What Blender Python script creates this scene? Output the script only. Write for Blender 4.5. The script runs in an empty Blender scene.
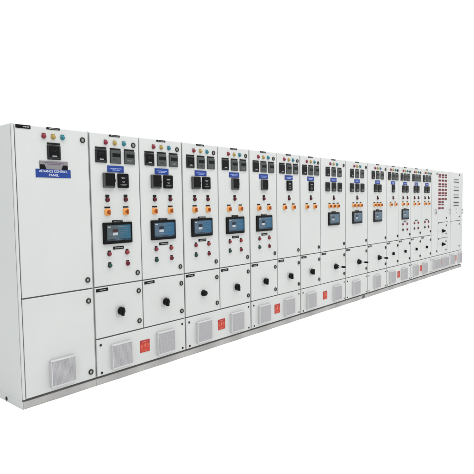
import bpy, bmesh, math, random
from mathutils import Vector, Matrix
random.seed(7)
S = bpy.context.scene
COL = S.collection
H = 2.2

# ------------------------------------------------------------------ materials
KCOL = .70
def mat(name, col, rough=.5, metal=0., spec=.22, bump=0., bscale=200., var=0., vscale=3., emit=0., rvar=0.):
    col = tuple(c*KCOL for c in col)
    m = bpy.data.materials.new(name); m.use_nodes = True
    nt = m.node_tree; N = nt.nodes; L = nt.links; b = N['Principled BSDF']
    b.inputs['Base Color'].default_value = (*col, 1)
    b.inputs['Roughness'].default_value = rough
    b.inputs['Metallic'].default_value = metal
    b.inputs['Specular IOR Level'].default_value = spec
    if emit:
        b.inputs['Emission Color'].default_value = (*col, 1)
        b.inputs['Emission Strength'].default_value = emit
    if bump or var or rvar:
        g = N.new('ShaderNodeNewGeometry')
    if var or rvar:
        n = N.new('ShaderNodeTexNoise'); n.inputs['Scale'].default_value = vscale
        n.inputs['Detail'].default_value = 5; n.inputs['Roughness'].default_value = .6
        L.new(g.outputs['Position'], n.inputs['Vector'])
        if var:
            r = N.new('ShaderNodeMapRange')
            r.inputs['From Min'].default_value = .3; r.inputs['From Max'].default_value = .7
            r.inputs['To Min'].default_value = 1 - var; r.inputs['To Max'].default_value = 1 + var
            L.new(n.outputs['Fac'], r.inputs['Value'])
            x = N.new('ShaderNodeVectorMath'); x.operation = 'SCALE'
            x.inputs[0].default_value = col
            L.new(r.outputs['Result'], x.inputs['Scale'])
            L.new(x.outputs['Vector'], b.inputs['Base Color'])
        if rvar:
            r2 = N.new('ShaderNodeMapRange')
            r2.inputs['From Min'].default_value = .3; r2.inputs['From Max'].default_value = .7
            r2.inputs['To Min'].default_value = rough - rvar; r2.inputs['To Max'].default_value = rough + rvar
            L.new(n.outputs['Fac'], r2.inputs['Value'])
            L.new(r2.outputs['Result'], b.inputs['Roughness'])
    if bump:
        n2 = N.new('ShaderNodeTexNoise'); n2.inputs['Scale'].default_value = bscale
        n2.inputs['Detail'].default_value = 2
        L.new(g.outputs['Position'], n2.inputs['Vector'])
        n3 = N.new('ShaderNodeTexNoise'); n3.inputs['Scale'].default_value = 2.2
        n3.inputs['Detail'].default_value = 1
        L.new(g.outputs['Position'], n3.inputs['Vector'])
        ad = N.new('ShaderNodeMath'); ad.operation = 'MULTIPLY_ADD'
        ad.inputs[1].default_value = 12.
        L.new(n3.outputs['Fac'], ad.inputs[0]); L.new(n2.outputs['Fac'], ad.inputs[2])
        bp = N.new('ShaderNodeBump'); bp.inputs['Strength'].default_value = bump
        bp.inputs['Distance'].default_value = .0006
        L.new(ad.outputs[0], bp.inputs['Height']); L.new(bp.outputs['Normal'], b.inputs['Normal'])
    return m

PAINT = mat('light grey powder coat', (.612, .634, .626), .42, spec=.35, bump=.4, bscale=420, var=.026, vscale=1.9, rvar=.06)
SIDE = mat('light grey powder coat sheet', (.580, .606, .603), .5, spec=.35, bump=.35, bscale=420, var=.025, vscale=1.3, rvar=.06)
PLINTH = mat('grey plinth paint', (.455, .452, .445), .55, bump=.3, bscale=300, var=.10, vscale=5)
DARKGAP = mat('grey door gap shade', (.27, .275, .275), .8)  # darker than the frame paint, puts gap shade into the colour
BLACK = mat('black plastic', (.007, .007, .008), .42, spec=.08, var=.15, vscale=40)
BLACKMATT = mat('matt black plastic', (.012, .012, .013), .65, spec=.12)
BEZEL = mat('charcoal bezel plastic', (.032, .034, .036), .55, spec=.08)
METERGREY = mat('grey green meter face', (.072, .084, .081), .5, spec=.12)
DISPLAYDARK = mat('dark meter display', (.004, .006, .007), .3, spec=.12)
METERTEXT = mat('meter legend print', (.30, .31, .31), .6)
METERSTRIP = mat('meter scale strip', (.16, .16, .165), .5)
BLUE = mat('blue engraved plate', (.014, .050, .27), .5, var=.08, vscale=30)
WHITE = mat('white lettering', (.75, .78, .84), .5)
BLUEWHITE = mat('pale blue lettering', (.36, .45, .78), .5)
GREYTXT = mat('grey lettering', (.33, .33, .34), .5)
PLATEGREY = mat('brushed grey plate', (.26, .25, .265), .4, metal=.3)
PURPLE = mat('violet print', (.13, .085, .17), .5)
RED = mat('red lamp plastic', (.22, .010, .030), .25, spec=.4)
REDDARK = mat('dark red lamp plastic', (.10, .007, .015), .25)
REDORANGE = mat('orange red button plastic', (.30, .038, .032), .35)
YELLOW = mat('yellow lamp plastic', (.40, .29, .09), .25)
CYAN = mat('cyan lamp plastic', (.030, .20, .26), .25)
GREEN = mat('green button plastic', (.016, .075, .055), .35)
ORANGE = mat('orange selector plate', (.80, .36, .10), .45)
ORANGEKNOB = mat('burnt orange knob', (.36, .080, .010), .4)
CHROME = mat('chromed ring', (.55, .55, .55), .3, metal=.9)
LOCKRING = mat('dark lock ring', (.020, .017, .013), .45, spec=.2)
LOCKCORE = mat('lock core metal', (.10, .09, .062), .45, spec=.25)
RELAYCLEAR = mat('smoked grey relay cover', (.075, .08, .082), .35, spec=.2)
RELAYFACE = mat('black relay face', (.006, .006, .007), .35, spec=.08)
VENTFRAME = mat('pale grey vent plastic', (.60, .605, .615), .5)
VENTGRILLE = mat('vent filter grey', (.50, .50, .525), .6, var=.05, vscale=60)
VENTBACK = mat('filter mat', (.27, .27, .285), .9, var=.15, vscale=150)
DANGER = mat('red danger enamel', (.52, .045, .030), .45, var=.07, vscale=40)
DANGERDK = mat('crimson danger band', (.34, .018, .030), .45)
DANGERLT = mat('pale danger print', (.72, .22, .13), .5)
SWPLATE = mat('switch plate grey', (.50, .51, .51), .4)
WINRED = mat('annunciator red frame', (.42, .055, .085), .5)
WINDARK = mat('annunciator dark window', (.045, .012, .018), .35, spec=.1)
SLOTDARK = mat('slot shadow gap', (.06, .062, .062), .7)

def screen_mat(name, left, right, e):
    m = bpy.data.materials.new(name); m.use_nodes = True
    nt = m.node_tree; N = nt.nodes; L = nt.links; b = N['Principled BSDF']
    tc = N.new('ShaderNodeTexCoord'); sp = N.new('ShaderNodeSeparateXYZ')
    L.new(tc.outputs['Object'], sp.inputs[0])
    nz = N.new('ShaderNodeTexNoise'); nz.inputs['Scale'].default_value = 14
    L.new(tc.outputs['Object'], nz.inputs['Vector'])
    ad = N.new('ShaderNodeMath'); ad.operation = 'MULTIPLY_ADD'; ad.inputs[1].default_value = .05
    L.new(nz.outputs['Fac'], ad.inputs[0]); L.new(sp.outputs['X'], ad.inputs[2])
    mr = N.new('ShaderNodeMapRange'); mr.inputs['From Min'].default_value = -.02; mr.inputs['From Max'].default_value = .09
    L.new(ad.outputs[0], mr.inputs['Value'])
    mx = N.new('ShaderNodeMix'); mx.data_type = 'RGBA'
    mx.inputs['A'].default_value = (*left, 1); mx.inputs['B'].default_value = (*right, 1)
    L.new(mr.outputs['Result'], mx.inputs['Factor'])
    L.new(mx.outputs['Result'], b.inputs['Base Color'])
    L.new(mx.outputs['Result'], b.inputs['Emission Color'])
    b.inputs['Emission Strength'].default_value = e
    b.inputs['Roughness'].default_value = .3; b.inputs['Specular IOR Level'].default_value = .3
    return m
SCREEN_BLUE = screen_mat('lit blue screen', (.042, .075, .110), (.010, .070, .135), .14)
SCREEN_GREY = screen_mat('lit grey blue screen', (.045, .062, .070), (.012, .070, .115), .12)
SCREEN_DIM = screen_mat('lit slate screen', (.050, .080, .110), (.035, .080, .120), .14)
UI_DARK = mat('screen dark box', (.008, .014, .03), .3)
UI_PALE = mat('screen pale box', (.42, .45, .50), .4, emit=.1)
UI_TEXT = mat('screen pale blue text', (.12, .19, .27), .4, emit=.15)
UI_BROWN = mat('screen brown box', (.05, .02, .018), .3)

# ------------------------------------------------------------------ mesh builder (front of every device faces -Y, mounted on y = 0)
class MB:
    def __init__(s): s.bm = bmesh.new(); s.mats = []
    def mi(s, m):
        if m not in s.mats: s.mats.append(m)
        return s.mats.index(m)
    def _merge(s, b, m):
        i = s.mi(m)
        for f in b.faces: f.material_index = i
        me = bpy.data.meshes.new('tmp'); b.to_mesh(me); b.free()
        s.bm.from_mesh(me); bpy.data.meshes.remove(me)
    def box(s, x0, x1, y0, y1, z0, z1, m, bev=0., seg=2):
        b = bmesh.new(); bmesh.ops.create_cube(b, size=1)
        bmesh.ops.scale(b, vec=(x1-x0, y1-y0, z1-z0), verts=b.verts)
        bmesh.ops.translate(b, vec=((x0+x1)/2, (y0+y1)/2, (z0+z1)/2), verts=b.verts)
        if bev: bmesh.ops.bevel(b, geom=list(b.edges), offset=bev, segments=seg, profile=.5, affect='EDGES', clamp_overlap=True)
        s._merge(b, m); return s
    def plate(s, cx, cz, w, h, d, m, bev=.0015, y=0.):     # plate proud of y by d
        return s.box(cx-w/2, cx+w/2, y-d, y, cz-h/2, cz+h/2, m, bev)
    def rounded(s, cx, cz, w, h, d, r, m, y=0., bev=.002):  # plate with rounded corners
        b = bmesh.new(); pts = []
        for sx, sz, a0 in ((1, 1, 0), (-1, 1, 90), (-1, -1, 180), (1, -1, 270)):
            for k in range(5):
                a = math.radians(a0 + k*22.5)
                pts.append((cx+sx*(w/2-r)+r*math.cos(a), cz+sz*(h/2-r)+r*math.sin(a)))
        lo = [b.verts.new((x, y, z)) for x, z in pts]
        def inset(k): return [((x-cx)*(1-2*k/w)+cx, (z-cz)*(1-2*k/h)+cz) for x, z in pts]
        hi = [b.verts.new((x, y-d+bev, z)) for x, z in pts]
        top = [b.verts.new((x, y-d, z)) for x, z in inset(bev)]
        n = len(pts)
        for A, B in ((lo, hi), (hi, top)):
            for k in range(n): b.faces.new((A[k], A[(k+1) % n], B[(k+1) % n], B[k]))
        b.faces.new(top)
        bmesh.ops.recalc_face_normals(b, faces=b.faces)
        s._merge(b, m); return s
    def lathe(s, cx, cz, prof, m, n=28, y=0., squash=1.):   # prof: (radius, distance from the door)
        b = bmesh.new(); rings = []
        for r, d in prof:
            if r < 1e-6: rings.append([b.verts.new((cx, y-d, cz))]); continue
            rings.append([b.verts.new((cx+r*math.cos(2*math.pi*k/n), y-d, cz+r*squash*math.sin(2*math.pi*k/n))) for k in range(n)])
        for A, B in zip(rings, rings[1:]):
            for k in range(n):
                if len(B) == 1: b.faces.new((A[k], A[(k+1) % n], B[0]))
                elif len(A) == 1: b.faces.new((A[0], B[(k+1) % n], B[k]))
                else: b.faces.new((A[k], A[(k+1) % n], B[(k+1) % n], B[k]))
        bmesh.ops.recalc_face_normals(b, faces=b.faces)
        for f in b.faces: f.smooth = True
        s._merge(b, m); return s
    def poly(s, pts, d, m, y=0.):                          # convex outline in x,z extruded towards -Y
        b = bmesh.new()
        lo = [b.verts.new((x, y, z)) for x, z in pts]; hi = [b.verts.new((x, y-d, z)) for x, z in pts]
        n = len(pts)
        for k in range(n): b.faces.new((lo[k], lo[(k+1) % n], hi[(k+1) % n], hi[k]))
        b.faces.new(hi); bmesh.ops.recalc_face_normals(b, faces=b.faces)
        s._merge(b, m); return s
    def mesh(s, name):
        me = bpy.data.meshes.new(name); s.bm.to_mesh(me); s.bm.free()
        for m in s.mats: me.materials.append(m)
        return me

def link(name, me, parent=None, loc=(0, 0, 0)):
    o = bpy.data.objects.new(name, me); COL.objects.link(o)
    if parent: o.parent = parent
    o.location = loc
    return o

# a device is (name, mesh, [(child name, child mesh, offset), ...]); put() links a copy that shares its meshes
def put(dev, root, x, z, y=0., label=None):
    name, me, kids = dev
    o = link(name, me, root, (x+random.uniform(-.0012, .0012), y, z+random.uniform(-.0012, .0012)))
    tol = {'danger_sign': 1.3, 'name_plate': .6, 'meter': .25, 'vent_filter': .2, 'touch_screen': .2}.get(name, .8)
    o.rotation_euler.y = math.radians(random.uniform(-tol, tol))
    if label: o['label'] = label
    for cn, cm, off in kids:
        k = link(cn, cm, o, off)
        if cn == 'knob': k.rotation_euler.y = math.radians(random.uniform(-7, 7))
    return o

def greek(mb, cx, cz, w, h, rows, m, y, fill=.8, d=.0006):
    """worn-off small print: rows of short uneven strokes, as unreadable as in the photograph"""
    rh = h/rows
    for k in range(rows):
        z = cz+h/2-(k+.5)*rh
        x = cx-w/2; end = cx+w/2
        if rows > 1 and k == rows-1: x += w*.18; end -= w*.18
        while x < end-.003:
            l = min(random.uniform(.004, .013), end-x)
            mb.box(x, x+l, y-d, y, z-rh*fill/2*random.uniform(.75, 1), z+rh*fill/2*random.uniform(.75, 1), m)
            x += l+random.uniform(.0015, .004)
    return mb

# ------------------------------------------------------------------ device library
def dev_name_strip(w, h, m=BLACK, tm=GREYTXT, tw=.72):
    b = MB().plate(0, 0, w, h, .003, m, .0008)
    t = greek(MB(), w*.04, 0, w*tw, h*.5, 1, tm, -.003, .7)
    return ('name_plate', b.mesh('name_plate'), [('lettering', t.mesh('lettering'), (0, 0, 0))])
TOP_STRIP = dev_name_strip(.114, .017)
HMI_STRIP = dev_name_strip(.112, .019)
UNDER_STRIP = dev_name_strip(.115, .026)
DOOR_STRIP = dev_name_strip(.122, .027, tw=.5)
SMALL_STRIP = dev_name_strip(.036, .021, BLACKMATT)

def dev_blue(w=.174, h=.058):
    b = MB().plate(0, 0, w, h, .003, BLUE, .0008)
    t = greek(MB(), 0, -.003, w*.72, h*.44, 2, BLUEWHITE, -.003, .62)
    return ('name_plate', b.mesh('blue_name_plate'), [('lettering', t.mesh('lettering'), (0, 0, 0))])
BLUE_PLATE = dev_blue()

def dev_lamp(m, r=.0162):
    ring = MB().lathe(0, 0, [(r*1.16, 0), (r*1.16, .005), (r*1.05, .008), (r*.9, .008)], m)
    ring.plate(0, r*1.15, r*1.9, r*.75, .006, m, .001)
    lens = MB().lathe(0, 0, [(r*.94, .006), (r*.94, .016), (r*.8, .021), (r*.45, .0245), (0, .0255)], m)
    return ('indicator_lamp', ring.mesh('lamp_ring'), [('lens', lens.mesh('lens'), (0, 0, 0))])
LAMP_R, LAMP_Y, LAMP_B = dev_lamp(RED), dev_lamp(YELLOW), dev_lamp(CYAN)

def dev_trip():
    b = MB().plate(0, .020, .040, .023, .004, BLACKMATT, .001)
    b.lathe(0, -.012, [(.021, 0), (.021, .006), (.017, .008)], BLACK)
    l = MB().lathe(0, -.012, [(.0185, .004), (.0185, .016), (.014, .021), (0, .024)], REDDARK)
    return ('indicator_lamp', b.mesh('trip_lamp'), [('lens', l.mesh('lens'), (0, 0, 0))])
TRIP = dev_trip()

def dev_button(m, dark):
    b = MB().lathe(0, 0, [(.0215, 0), (.0215, .005), (.0185, .008), (.017, .008)], dark)
    b.plate(0, .0225, .030, .013, .003, BLACKMATT, .0008)
    c = MB().lathe(0, 0, [(.0172, .005), (.0172, .016), (.015, .019), (0, .0205)], m)
    return ('push_button', b.mesh('push_button'), [('cap', c.mesh('cap'), (0, 0, 0))])
BTN_RED, BTN_GREEN = dev_button(RED, BEZEL), dev_button(GREEN, BEZEL)
BTN_ORANGE, BTN_RED2 = dev_button(REDORANGE, REDDARK), dev_button(REDDARK, RED)

def dev_lock(r=.024):
    b = MB().lathe(0, 0, [(r, 0), (r, .006), (r*.86, .010), (r*.62, .010), (r*.58, .007), (r*.56, .007)], LOCKRING)
    c = MB().lathe(0, 0, [(r*.57, .006), (r*.52, .010), (0, .010)], LOCKCORE)
    c.box(-r*.12, r*.12, -.0112, -.009, -r*.42, r*.42, LOCKRING)
    return ('lock', b.mesh('lock'), [('core', c.mesh('lock_core'), (0, 0, 0))])
LOCK, LOCK_S = dev_lock(.0235), dev_lock(.020)

def dev_meter(kind):
    h = .116
    b = MB()
    b.box(-.058, .058, -.006, 0, h/2-.058-.0585, h/2-.001-.0005, BEZEL, .002)       # flange
    b.plate(0, .0675, .112, .016, .004, BLACKMATT, .001)                             # strip above
    if kind == 'dial':
        b.rounded(0, -.001, .106, .106, .007, .006, BEZEL, -.004)
        d = MB().plate(-.001, .004, .088, .084, .004, RELAYFACE, .001, -.0085)
        d.plate(0, -.031, .040, .010, .0016, GREYTXT, .0004, -.0125)
        greek(d, 0, .016, .052, .03, 3, BEZEL, -.0125, .3)
    else:
        b.rounded(0, -.001, .110, .110, .007, .005, METERGREY, -.004)
        d = MB().plate(.004, .015, .082, .032, .002, DISPLAYDARK, .0006, -.011)
        greek(d, 0, -.030, .06, .022, 2, METERTEXT if kind == 'pale' else BEZEL, -.011, .28)
    return ('meter', b.mesh('meter'), [('display', d.mesh('meter_display'), (0, 0, 0))])
METER_D, METER_A, METER_B = dev_meter('dial'), dev_meter('digit'), dev_meter('pale')

def dev_relay(kind):
    if kind == 'clear':          # deep smoked cover
        b = MB().rounded(0, 0, .118, .130, .022, .008, RELAYCLEAR, 0, .004)
        d = MB().plate(.005, .007, .098, .108, .004, RELAYFACE, .002, -.0222)
        greek(d, 0, .012, .06, .05, 4, BLACKMATT, -.0262, .3)
        d.plate(.060, .0, .008, .024, .003, BLACK, .001, -.016)
    elif kind == 'print':        # black face with rows of white print
        b = MB().rounded(0, 0, .114, .128, .018, .010, RELAYFACE, 0, .004)
        d = MB()
        for z, w in ((.022, .052), (-.012, .036), (-.036, .070)):
            greek(d, -.002, z, w, .015, 2, WHITE if z > 0 else GREYTXT, -.018, .42)
    else:                        # 'grey': charcoal with paler foot
        b = MB().rounded(0, 0, .112, .130, .016, .010, BEZEL, 0, .004)
        d = MB().plate(0, .018, .090, .062, .003, RELAYFACE, .002, -.016)
        greek(d, 0, -.040, .07, .024, 2, METERTEXT, -.016, .5)
    return ('protection_relay', b.mesh('relay'), [('face', d.mesh('relay_face'), (0, 0, 0))])
RELAY_C, RELAY_P, RELAY_G = dev_relay('clear'), dev_relay('print'), dev_relay('grey')

def dev_orange():
    b = MB().rounded(0, 0, .062, .062, .008, .016, ORANGE, 0, .003)
    b.lathe(0, 0, [(.026, .006), (.026, .014), (.022, .017), (0, .017)], ORANGE)
    b.plate(0, .042, .060, .013, .003, BLACKMATT, .0008)
    k = MB().lathe(0, 0, [(.017, .016), (.017, .026), (.014, .030), (0, .030)], ORANGEKNOB)
    k.box(-.0065, .0065, -.040, -.028, -.022, .020, ORANGEKNOB, .002)
    return ('selector_switch', b.mesh('orange_selector'), [('knob', k.mesh('orange_knob'), (0, 0, 0))])
ORANGE_SW = dev_orange()

def dev_rotary(plate=True):
    b = MB()
    if plate:
        b.rounded(0, 0, .094, .094, .005, .006, SWPLATE, 0, .0015)
        greek(b, 0, .039, .05, .007, 1, GREYTXT, -.005, .8)
    b.lathe(0, 0, [(.034, .004), (.034, .010), (.031, .012), (0, .012)], BLACK)
    k = MB().lathe(0, 0, [(.031, .010), (.030, .022), (.026, .042), (.023, .046), (0, .047)], BLACK)
    if plate: k.box(-.010, .010, -.056, -.020, -.040, .034, BLACK, .004)
    return ('rotary_switch', b.mesh('rotary_switch'), [('knob', k.mesh('rotary_knob'), (0, 0, 0))])
ROTARY, ROTARY_BARE = dev_rotary(), dev_rotary(False)

def dev_small_rotary():
    b = MB().lathe(0, 0, [(.026, 0), (.026, .006), (.022, .009), (0, .009)], BLACK)
    k = MB().box(-.011, .011, -.034, -.006, -.026, .026, BLACK, .004)
    return ('rotary_switch', b.mesh('small_rotary'), [('knob', k.mesh('small_knob'), (0, 0, 0))])
ROTARY_SMALL = dev_small_rotary()

def dev_isolator():
    b = MB().lathe(0, 0, [(.043, 0), (.043, .010), (.040, .014), (.029, .040), (.023, .052), (0, .053)], BLACK)
    k = MB().lathe(0, 0, [(.009, .052), (.009, .106)], SWPLATE)
    k.lathe(0, 0, [(.010, .104), (.0145, .107), (.0145, .160), (.011, .165), (0, .166)], BLACK)
    return ('rotary_isolator', b.mesh('isolator'), [('handle', k.mesh('isolator_handle'), (0, 0, 0))])
ISOLATOR = dev_isolator()
def dev_cone():
    b = MB().lathe(0, 0, [(.040, 0), (.040, .010), (.036, .014), (0, .014)], BLACK)
    k = MB().lathe(0, 0, [(.034, .012), (.026, .036), (.012, .062), (.009, .070), (0, .071)], BLACK)
    return ('rotary_switch', b.mesh('cone_switch'), [('knob', k.mesh('cone_knob'), (0, 0, 0))])
CONE = dev_cone()

def dev_hmi(smat, bar=UI_DARK):
    w, h = .310, .190
    b = MB().rounded(0, 0, w, h, .016, .008, RELAYFACE, 0, .004)
    d = MB().plate(.006, .001, .252, .138, .0012, smat, .0003, -.016)
    y = -.0172
    d.plate(-.035, .020, .056, .028, .0006, bar, 0, y)
    d.plate(-.035, -.008, .054, .024, .0006, UI_PALE, 0, y)
    d.plate(-.096, .055, .030, .008, .0006, UI_PALE, 0, y)
    d.plate(.006, -.060, .246, .012, .0005, UI_DARK, 0, y+.0001)
    greek(d, .04, .055, .10, .007, 1, METERTEXT, y, .5)
    for q in range(4): greek(d, .066, .034-q*.016, .075, .007, 1, UI_TEXT, y, .5)
    greek(d, -.088, .0, .026, .05, 5, UI_TEXT, y, .3)
    greek(d, -.035, -.036, .06, .010, 1, UI_TEXT, y, .5)
    greek(d, .0, -.060, .20, .006, 1, UI_TEXT, y-.0004, .6)
    return ('touch_screen', b.mesh('touch_screen'), [('display', d.mesh('screen_display'), (0, 0, 0))])
HMI_GREY, HMI_DIM = dev_hmi(SCREEN_GREY, UI_BROWN), dev_hmi(SCREEN_DIM)
HMI_BLUE, HMI_BLUE2, HMI_BLUE3 = (dev_hmi(SCREEN_BLUE) for q in range(3))

def dev_vent(w=.220, h=.222):
    d = .030; f = .012
    b = MB()
    b.box(-w/2, w/2, -d, 0, h/2-f, h/2, VENTFRAME, .003)
    b.box(-w/2, w/2, -d, 0, -h/2, -h/2+f, VENTFRAME, .003)
    b.box(-w/2, -w/2+f*.6, -d+.001, 0, -h/2+f, h/2-f, VENTFRAME)
    b.box(w/2-f*.6, w/2, -d+.001, 0, -h/2+f, h/2-f, VENTFRAME)
    g = MB(); iw = w/2-f*.6
    g.box(-iw, iw, -.016, -.001, -h/2+f, h/2-f, VENTBACK)
    n = 26
    for k in range(n):
        z = -h/2+f+(k+.5)*(h-2*f)/n
        b2 = .0024
        g.box(-iw, iw, -.0275, -.0165, z-b2, z+b2, VENTGRILLE)
    nv = int(round(2*iw/.0085))
    for k in range(1, nv):
        x = -iw+k*2*iw/nv
        g.box(x-.0022, x+.0022, -.0285, -.0168, -h/2+f, h/2-f, VENTGRILLE)
    return ('vent_filter', b.mesh('vent_filter'), [('grille', g.mesh('vent_grille'), (0, 0, 0))])
VENT = dev_vent()
VENT_WIDE = dev_vent(.40, .215)

def dev_danger(w=.114, h=.116):
    b = MB().plate(0, 0, w, h, .003, DANGER, .0008)
    p = MB()
    p.plate(0, h*.36, w*.9, h*.18, .0006, DANGERDK, 0, -.003)
    greek(p, 0, h*.36, w*.66, h*.09, 1, DANGERLT, -.0036, .8)
    # lightning flash between two blocks of print
    p.poly([(-.004, .022), (.010, .022), (.002, .000), (-.008, -.002)], .0006, DANGERLT, -.003)
    p.poly([(-.004, .002), (.009, .004), (-.004, -.024)], .0006, DANGERLT, -.0031)
    for sx in (-1, 1): greek(p, sx*w*.31, -.002, w*.2, .04, 4, DANGERLT, -.003, .45)
    greek(p, 0, -h*.36, w*.7, h*.13, 2, DANGERLT, -.003, .45)
    return ('danger_sign', b.mesh('danger_sign'), [('lettering', p.mesh('danger_print'), (0, 0, 0))])
DANGER_S = dev_danger()
DANGER_T = dev_danger(.075, .125)
SCREW = ('screw', MB().lathe(0, 0, [(.0115, 0), (.0115, .003), (.008, .0055), (0, .006)], LOCKRING, 16).mesh('screw'), [])
PALESCREW = ('screw', MB().lathe(0, 0, [(.010, 0), (.010, .002), (.007, .0035), (0, .004)], SIDE, 16).mesh('pale_screw'), [])
def dev_window(h):
    b = MB().plate(0, 0, .136, h, .005, WINRED, .001)
    p = MB().plate(0, 0, .112, h*.66, .002, WINDARK, .0005, -.005)
    return ('indicator_window', b.mesh('indicator_window'), [('pane', p.mesh('indicator_pane'), (0, 0, 0))])
WIN_T, WIN_S = dev_window(.042), dev_window(.024)
def dev_slot(m, h):
    b = MB().poly([(-.168, h/2), (-.168, -h/2), (.168, -h/2), (.168, h/2)], .006, m)
    b.box(-.172, .172, -.014, 0, h/2, h/2+.005, PAINT)
    return ('vent_slot', b.mesh('vent_slot'), [])
SLOT_D, SLOT_L = dev_slot(SLOTDARK, .016), dev_slot(METERTEXT, .010)

# ------------------------------------------------------------------ cabinet carcass
seam = [0, .655, 1.183, 1.7215, 2.248, 2.785, 3.32, 3.841, 4.353, 5.066, 5.791, 6.513, 7.022, 7.569, 8.09, 8.651, 9.818, 10.657]
DEPTH = .80
ZMID, ZV, ZTOP, ZBOT = .8646, .408, 2.194, .080
GH = .0055                       # half of a horizontal gap
TH = .019                       # door thickness

def cabinet(x0, x1, label, pl=(0, 0), lp=.005, rp=.005):
    root = bpy.data.objects.new('control_cabinet', None); COL.objects.link(root)
    root.empty_display_size = .2
    root.location = (x0, 0, 0)
    root['label'] = label; root['category'] = 'control cabinet'
    root['group'] = 'control cabinets joined in one long row'
    w = x1-x0; e = .0008
    b = MB()
    b.box(e, w-e, .024, DEPTH, .076, H, PAINT, .003)
    b.box(e, w-e, .048, DEPTH-.012, .0585, .0765, PLINTH)
    b.box(e, lp, .005 if lp > .01 else .015, .0245, .076, H, PAINT, .0015)
    b.box(w-rp, w-e, .015, .0245, .076, H, PAINT, .0015)
    # dark sheet behind the doors, shade of the door gaps in its colour
    b.box(lp+.0006, w-rp-.0006, .0205, .0238, .082, ZTOP-.004, DARKGAP)
    link('enclosure', b.mesh('enclosure'), root)
    p = MB().box(e+pl[0], w-e-pl[1], .010, DEPTH-.01, .0015, .0585, PLINTH, .002)
    link('plinth', p.mesh('plinth'), root)
    return root

def panel(root, x0, x1, z0, z1, name='door', locks=(), screws=(), lk=LOCK):
    """x in world, door front at y = 0; locks and screws are (x, z) in world"""
    ox = root.location.x
    cx, cz = (x0+x1)/2-ox, (z0+z1)/2
    w, h = x1-x0, z1-z0
    b = MB().box(-w/2, w/2, 0, TH, -h/2, h/2, PAINT, .0045, 3)
    o = link(name, b.mesh(name), root, (cx+random.uniform(-.0008, .0008), random.uniform(0, .0012), cz+random.uniform(-.0008, .0008)))
    o.rotation_euler.z = random.uniform(-.0016, .0016)
    for x, z in locks: 
        q = link('lock', lk[1], o, (x-ox-cx, 0, z-cz))
    for x, z in screws:
        link('screw', SCREW[1], o, (x-ox-cx, 0, z-cz))
    return o
# the lock is a sub-part of its door, so its core is joined into one mesh
def join_dev(dev):
    bm = bmesh.new(); mats = list(dev[1].materials)
    bm.from_mesh(dev[1])
    for _, cm, _o in dev[2]:
        n0 = len(bm.faces); bm.from_mesh(cm); bm.faces.ensure_lookup_table()
        for f in bm.faces[n0:]:
            m = cm.materials[f.material_index]
            if m not in mats: mats.append(m)
            f.material_index = mats.index(m)
    me = bpy.data.meshes.new(dev[0]); bm.to_mesh(me); bm.free()
    for m in mats: me.materials.append(m)
    return (dev[0], me, [])
LOCK, LOCK_S = join_dev(LOCK), join_dev(LOCK_S)

def edges(i, first, last, lp=.005, rp=.005):
    """left and right door edge of column i"""
    l = seam[i]+(lp+.005 if first else .0055)
    r = seam[i+1]-(rp+.005 if last else .0055)
    return l, r

# column description: m meters, r relays, t trip lamps, s selectors, hmi, b button group, low lower device
def fill(root, i, first, last, relays, trips, sels, hmi=None, buttons=False, buttons_hi=False, low=None, lp=.005, mdx=.151):
    ox = root.location.x
    l, r = edges(i, first, last, lp)
    c = (seam[i]+seam[i+1])/2-ox
    X = lambda d: c+d
    rx = seam[i+1]
    panel(root, l, r, ZMID+GH, ZTOP, 'door', locks=[(rx-.066, 2.117), (rx-.056, .946)])
    lo = panel(root, l, r, ZV+GH, ZMID-GH, 'door', locks=[(rx-.049, .774), (rx-.050, .490)])
    put(TOP_STRIP, root, X(-.004), 2.184)
    for d, L in ((-.099, LAMP_R), (-.003, LAMP_Y), (.093, LAMP_B)): put(L, root, X(d), 2.119)
    for d, m in ((-mdx, METER_D), (0, METER_A), (mdx, METER_B)): put(m, root, X(d), 2.001)
    put(BLUE_PLATE, root, X(-.003), 1.893)
    n = len(relays)
    for k, q in enumerate(relays):
        d = {1: (.004,), 2: (-.080, .072), 3: (-.172, 0, .170)}[n][k]
        put({'c': RELAY_C, 'p': RELAY_P, 'g': RELAY_G}[q], root, X(d), 1.792)
    for d in ((.0,) if trips == 1 else (-.098, .097)): put(TRIP, root, X(d), 1.636)
    for d in ((-.101, .096) if sels == 2 else (-.119, 0, .117)): put(ORANGE_SW, root, X(d), 1.514)
    if hmi:
        put(HMI_STRIP, root, X(-.001), 1.432)
        put(hmi, root, X(-.002), 1.328)
    if buttons:
        put(UNDER_STRIP, root, X(.003), 1.194)
        for d, z, q in ((-.095, 1.146, BTN_RED), (.097, 1.146, BTN_ORANGE), (-.094, 1.042, BTN_GREEN), (.099, 1.042, BTN_RED2)):
            put(q, root, X(d), z)
    put(DOOR_STRIP, root, seam[i]-ox+.080, .836)
    if low == 'rotary': put(ROTARY, root, X(.002), .622)
    elif low == 'bare': put(ROTARY_BARE, root, X(.0), .630)
    elif low == 'small': put(ROTARY_SMALL, root, X(.006), .640)
    elif low == 'isolator': put(ISOLATOR, root, X(.050), .622)
    return c

def base_panel(root, x0, x1, vents, danger, lp=.005, rp=.005, dev=VENT):
    ox = root.location.x
    l, r = x0+lp+.005, x1-rp-.005
    sc = [(x0+.050, .353), (x0+.053, .105), (x1-.048, .355), (x1-.048, .107)]
    panel(root, l, r, ZBOT, ZV-GH, 'vent_panel', screws=sc)
    for v in vents: put(dev, root, v-ox, .222)
    if danger: put(DANGER_S, root, danger-ox, .238)

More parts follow.
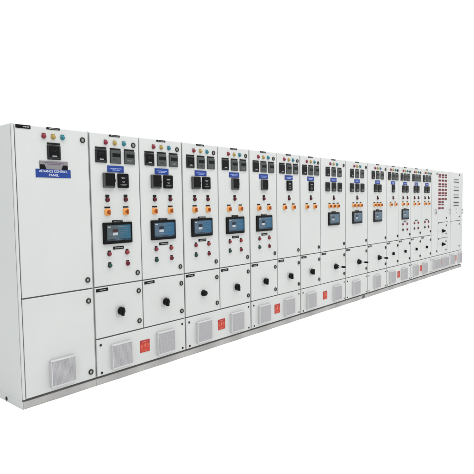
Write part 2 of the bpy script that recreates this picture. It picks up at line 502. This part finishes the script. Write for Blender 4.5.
# ------------------------------------------------------------------ the row, from the near end
# 1: wide single cabinet
A = cabinet(seam[0], seam[1], 'wide near end cabinet with a single meter over a large blue name plate', lp=.018)
panel(A, .024, seam[1]-.010, ZMID+GH, ZTOP, locks=[(.594, 2.120), (.598, .942)])
panel(A, .024, seam[1]-.010, ZBOT, ZMID-GH, locks=[(.600, .762), (.599, .143)])
strip = put(('name_plate', MB().plate(0, 0, .117, .027, .003, BLACK, .0008).mesh('name_plate'), []), A, .088, 2.180)
greek_plate = greek(MB(), .022, 0, .05, .014, 1, GREYTXT, -.0032, .8)
link('lettering', greek_plate.mesh('lettering'), strip)
put(TOP_STRIP, A, .333, 2.187)
for x, L in ((.250, LAMP_R), (.331, LAMP_Y), (.411, LAMP_B)): put(L, A, x, 2.122)
put(METER_D, A, .333, 2.002)
b = MB().plate(0, 0, .242, .066, .003, BLACK, .0008)
t = MB().poly([(-.121, .033), (.121, .033), (.121, .004), (.078, .004), (.062, -.033), (-.066, -.033), (-.080, .004), (-.121, .004)][::-1], .0006, PLATEGREY, -.003)
t2 = greek(MB(), .004, .014, .17, .022, 2, PURPLE, -.0036, .6)
greek(t2, 0, -.016, .11, .018, 2, METERTEXT, -.0036, .5)
np_ = link('name_plate', b.mesh('name_plate'), A, (.328, 0, 1.898)); np_['label'] = 'grey and black maker plate with violet print'
link('grey_field', t.mesh('grey_field'), np_); link('lettering', t2.mesh('lettering'), np_)
bp = link('name_plate', MB().plate(0, 0, .300, .066, .003, BLUE, .0008).mesh('large_blue_plate'), A, (.323, 0, 1.833))
bp['label'] = 'large blue plate with two lines of white lettering'
def text_mesh(body, size, wid):
    cu = bpy.data.curves.new('lettering', 'FONT'); cu.body = body; cu.size = size
    cu.align_x = 'CENTER'; cu.align_y = 'CENTER'; cu.extrude = .0004; cu.offset = 0
    o = bpy.data.objects.new('lettering', cu); COL.objects.link(o)
    bpy.context.view_layer.update()
    me = bpy.data.meshes.new_from_object(o.evaluated_get(bpy.context.evaluated_depsgraph_get()))
    bpy.data.objects.remove(o)
    xs = [v.co.x for v in me.vertices]; k = wid/(max(xs)-min(xs))
    me.transform(Matrix.Rotation(math.pi/2, 4, 'X') @ Matrix.Diagonal((k, 1, 1, 1)))
    me.materials.clear(); me.materials.append(WHITE)
    return me
link('lettering', text_mesh('ADVANCE CONTROL', .027, .245), bp, (0, -.0034, .016))
link('lettering', text_mesh('PANEL', .027, .085), bp, (0, -.0034, -.014))
put(VENT, A, .334, .224)
# side sheet with its fixing screws; black disc paints the plinth hole's dark inside
sd = MB().box(-.003, -.0002, .022, DEPTH-.02, .0595, H-.006, SIDE, .001)
sd.box(-.003, -.0002, .011, DEPTH-.02, .003, .0590, SIDE, .001)
so = link('side_panel', sd.mesh('side_panel'), A)
hole = MB().lathe(0, 0, [(.017, 0), (.017, .003), (.013, .0035), (0, .0035)], BLACKMATT, 20).mesh('plinth_opening_shade')
ho = link('plinth_opening_shade', hole, A, (-.0028, .288, .022)); ho.rotation_euler = (0, 0, -math.pi/2)

# 2+3
B = cabinet(seam[1], seam[3], 'double cabinet right beside the wide near end cabinet, screens over round knobs')
fill(B, 1, True, False, 'cp', 2, 2, HMI_GREY, True, low='rotary')
fill(B, 2, False, True, 'cp', 2, 2, HMI_BLUE, True, low='rotary')
base_panel(B, seam[1], seam[3], [.917, 1.444], 1.190)
# 4+5
Cc = cabinet(seam[3], seam[5], 'double cabinet, two relays on its left door, one on its right, screens on both')
fill(Cc, 3, True, False, 'cp', 2, 2, HMI_BLUE2, True, low='bare')
fill(Cc, 4, False, True, 'c', 1, 2, HMI_BLUE3, True, low='rotary')
base_panel(Cc, seam[3], seam[5], [1.980, 2.520], 2.262)
# 6+7
D = cabinet(seam[5], seam[7], 'double cabinet with touch screen on left door, right door bare below its orange switches')
fill(D, 5, True, False, 'c', 1, 2, HMI_BLUE, True, low='rotary')
fill(D, 6, False, True, 'p', 1, 2, None, low='rotary')
base_panel(D, seam[5], seam[7], [3.030, 3.562], 3.305)
# 8+9
E_ = cabinet(seam[7], seam[9], 'double cabinet with round knob on narrow left door, isolator handle on wider right door')
fill(E_, 7, True, False, 'p', 1, 2, None, low='rotary')
fill(E_, 8, False, True, 'ggg', 1, 3, HMI_DIM, low='isolator', mdx=.167)
base_panel(E_, seam[7], seam[9], [4.085, 4.798], 4.462)
# 10
F = cabinet(seam[9], seam[10], 'one-column cabinet with isolator handle and three relays, left of the plinth break', pl=(0, .100))
fill(F, 9, True, True, 'ggg', 1, 3, HMI_DIM, low='isolator', mdx=.167)
base_panel(F, seam[9], seam[10], [5.390], None)
notch = MB().box(-.018, .018, -.0015, 0, -.024, .024, BLACKMATT).mesh('plinth_opening_shade')
link('plinth_opening_shade', notch, F, (5.655-seam[9], .010, .031))  # flat black plate paints the shade of the notch at the plinth break
# 11
G = cabinet(seam[10], seam[11], 'one-column cabinet with isolator handle and two relays, right of the plinth break', pl=(-.070, 0))
fill(G, 10, True, True, 'gg', 1, 3, HMI_DIM, low='isolator', mdx=.167)
base_panel(G, seam[10], seam[11], [6.130], None)
# 12+13
Hh = cabinet(seam[11], seam[13], 'double cabinet, only its right door with a touch screen and four push buttons')
fill(Hh, 11, True, False, 'g', 1, 2, None, low='small')
fill(Hh, 12, False, True, 'gg', 2, 2, HMI_DIM, True, low='small')
base_panel(Hh, seam[11], seam[13], [6.745, 7.270], 7.030)
# 14+15
I = cabinet(seam[13], seam[15], 'double cabinet with four push buttons on each door and no touch screen')
fill(I, 13, True, False, 'gg', 2, 2, None, True, low='small')
fill(I, 14, False, True, 'gg', 2, 2, None, True, low='small')
base_panel(I, seam[13], seam[15], [7.815, 8.290], 8.095)
# 16: annunciator cabinet
J = cabinet(seam[15], seam[16], 'wide cabinet with rows of small red and black indicator windows, second from the far end')
j0 = seam[15]; ox = j0
panel(J, j0+.010, 9.020, ZV+GH, ZTOP, locks=[(8.935, 2.126), (8.965, .505)], lk=LOCK_S)
panel(J, 9.030, 9.640, 1.103+GH, ZTOP, locks=[(9.530, 1.190)], lk=LOCK_S)
panel(J, 9.030, 9.640, .764+GH, 1.103-GH, locks=[(9.530, 1.027), (9.525, .849)], lk=LOCK_S)
panel(J, 9.030, 9.640, ZV+GH, .764-GH, locks=[(9.528, .680), (9.535, .497)], lk=LOCK_S)
panel(J, 9.650, seam[16]-.010, ZV+GH, ZTOP)
rows = [(2.110, WIN_T, 3), (2.066, WIN_S, 3), (1.994, WIN_T, 3), (1.915, WIN_T, 3), (1.868, WIN_S, 3), (1.798, WIN_T, 3),
        (1.727, WIN_T, 3), (1.680, WIN_S, 3), (1.601, WIN_T, 3), (1.537, WIN_T, 2), (1.484, WIN_S, 2), (1.409, WIN_T, 2)]
for z, q, n in rows:
    for k in range(n): put(q, J, 9.102+.186*k-ox, z)
hd = MB().box(-.006, .006, -.026, -.018, -.055, .055, GREYTXT, .002).box(-.005, .005, -.019, 0, .038, .050, GREYTXT).box(-.005, .005, -.019, 0, -.050, -.038, GREYTXT).mesh('door_handle')
link('door_handle', hd, J, (8.860-ox, 0, 1.336)); link('door_handle', hd, J, (9.735-ox, 0, 1.330))
put(LOCK_S, J, 8.915-ox, 1.318)
for z in (1.083, .744): put(SMALL_STRIP, J, 9.075-ox, z); 
for z in (.918, .630): put(CONE, J, 9.315-ox, z)
panel(J, j0+.010, seam[16]-.010, ZBOT, ZV-GH, 'vent_panel', screws=[(j0+.05, .355), (j0+.05, .105), (seam[16]-.05, .355), (seam[16]-.05, .105)])
put(VENT_WIDE, J, 8.950-ox, .235); put(VENT_WIDE, J, 9.470-ox, .235)
put(DANGER_T, J, 9.210-ox, .240)
# 17: last cabinet
K = cabinet(seam[16], seam[17], 'last cabinet at the far end, pairs of thin slots down its door')
ox = seam[16]
panel(K, ox+.010, 10.500, 1.103+GH, ZTOP, locks=[(10.395, 2.149), (10.400, 1.195)], lk=LOCK_S)
panel(K, ox+.010, 10.500, ZV+GH, 1.103-GH, locks=[(10.405, 1.024), (10.425, .516)], lk=LOCK_S)
panel(K, 10.510, seam[17]-.010, ZV+GH, ZTOP)
for k, z in enumerate((2.043, 1.979, 1.870, 1.798, 1.694, 1.633, 1.520, 1.457)):
    put(SLOT_L if k % 2 == 0 and k != 6 else SLOT_D, K, 10.178-ox, z)
link('door_handle', hd, K, (10.605-ox, 0, 1.31))
for z in (1.371, 1.289): put(SCREW, K, 10.190-ox, z)
panel(K, ox+.010, seam[17]-.010, ZBOT, ZV-GH, 'vent_panel', screws=[(seam[17]-.05, .355), (seam[17]-.05, .105)])
put(VENT, K, 9.985-ox, .235); put(VENT, K, 10.470-ox, .235)
put(DANGER_T, K, 10.215-ox, .250)

# ------------------------------------------------------------------ setting
fm = bpy.data.materials.new('white studio floor'); fm.use_nodes = True
fb = fm.node_tree.nodes['Principled BSDF']
fb.inputs['Base Color'].default_value = (.95, .95, .95, 1); fb.inputs['Roughness'].default_value = .95
fb.inputs['Specular IOR Level'].default_value = .1
fl = link('floor', MB().box(-400, 400, -400, 400, -.2, 0, fm).mesh('floor'))
fl['kind'] = 'structure'; fl['label'] = 'plain white floor under the row of cabinets'; fl['category'] = 'floor'

W = bpy.data.worlds.new('World'); S.world = W; W.use_nodes = True
bg = W.node_tree.nodes['Background']; bg.inputs['Color'].default_value = (1, 1, 1, 1); bg.inputs['Strength'].default_value = 1.10
def area(name, loc, target, sx, sy, power, col=(1, 1, 1)):
    l = bpy.data.lights.new(name, 'AREA'); l.shape = 'RECTANGLE'; l.size = sx; l.size_y = sy; l.energy = power; l.color = col
    o = bpy.data.objects.new(name, l); COL.objects.link(o); o.location = loc
    o.rotation_euler = (Vector(target)-Vector(loc)).to_track_quat('-Z', 'Y').to_euler()
    return o
area('added_overhead_fill', (4.0, -1.8, 6.0), (4.0, -.3, 0), 19, 2.0, 620, (1, .985, .96))  # unseen lamp added to whiten the floor and shade the door undersides

# ------------------------------------------------------------------ camera (solved from the photograph's edges)
f, pitch, yaw, roll, cx, cy, cz = 503.842626, .0663516899, .856181158, -.0151922745, -1.78224513, -3.75616832, 1.57235063
fw = Vector((math.sin(yaw)*math.cos(pitch), math.cos(yaw)*math.cos(pitch), -math.sin(pitch)))
r = Vector((math.cos(yaw), -math.sin(yaw), 0)); u = r.cross(fw)
r2 = math.cos(roll)*r+math.sin(roll)*u; u2 = -math.sin(roll)*r+math.cos(roll)*u
cam = bpy.data.cameras.new('camera'); co = bpy.data.objects.new('camera', cam); COL.objects.link(co)
M = Matrix((r2, u2, -fw)).transposed().to_4x4(); M.translation = (cx, cy, cz)
co.matrix_world = M
cam.sensor_width = 36; cam.lens = f/474*36; cam.clip_end = 2000; cam.clip_start = .05
S.camera = co
S.render.resolution_x = S.render.resolution_y = 1024
S.render.engine = 'CYCLES'
S.view_settings.view_transform = 'Standard'; S.view_settings.look = 'None'
S.view_settings.exposure = 0; S.view_settings.gamma = 1
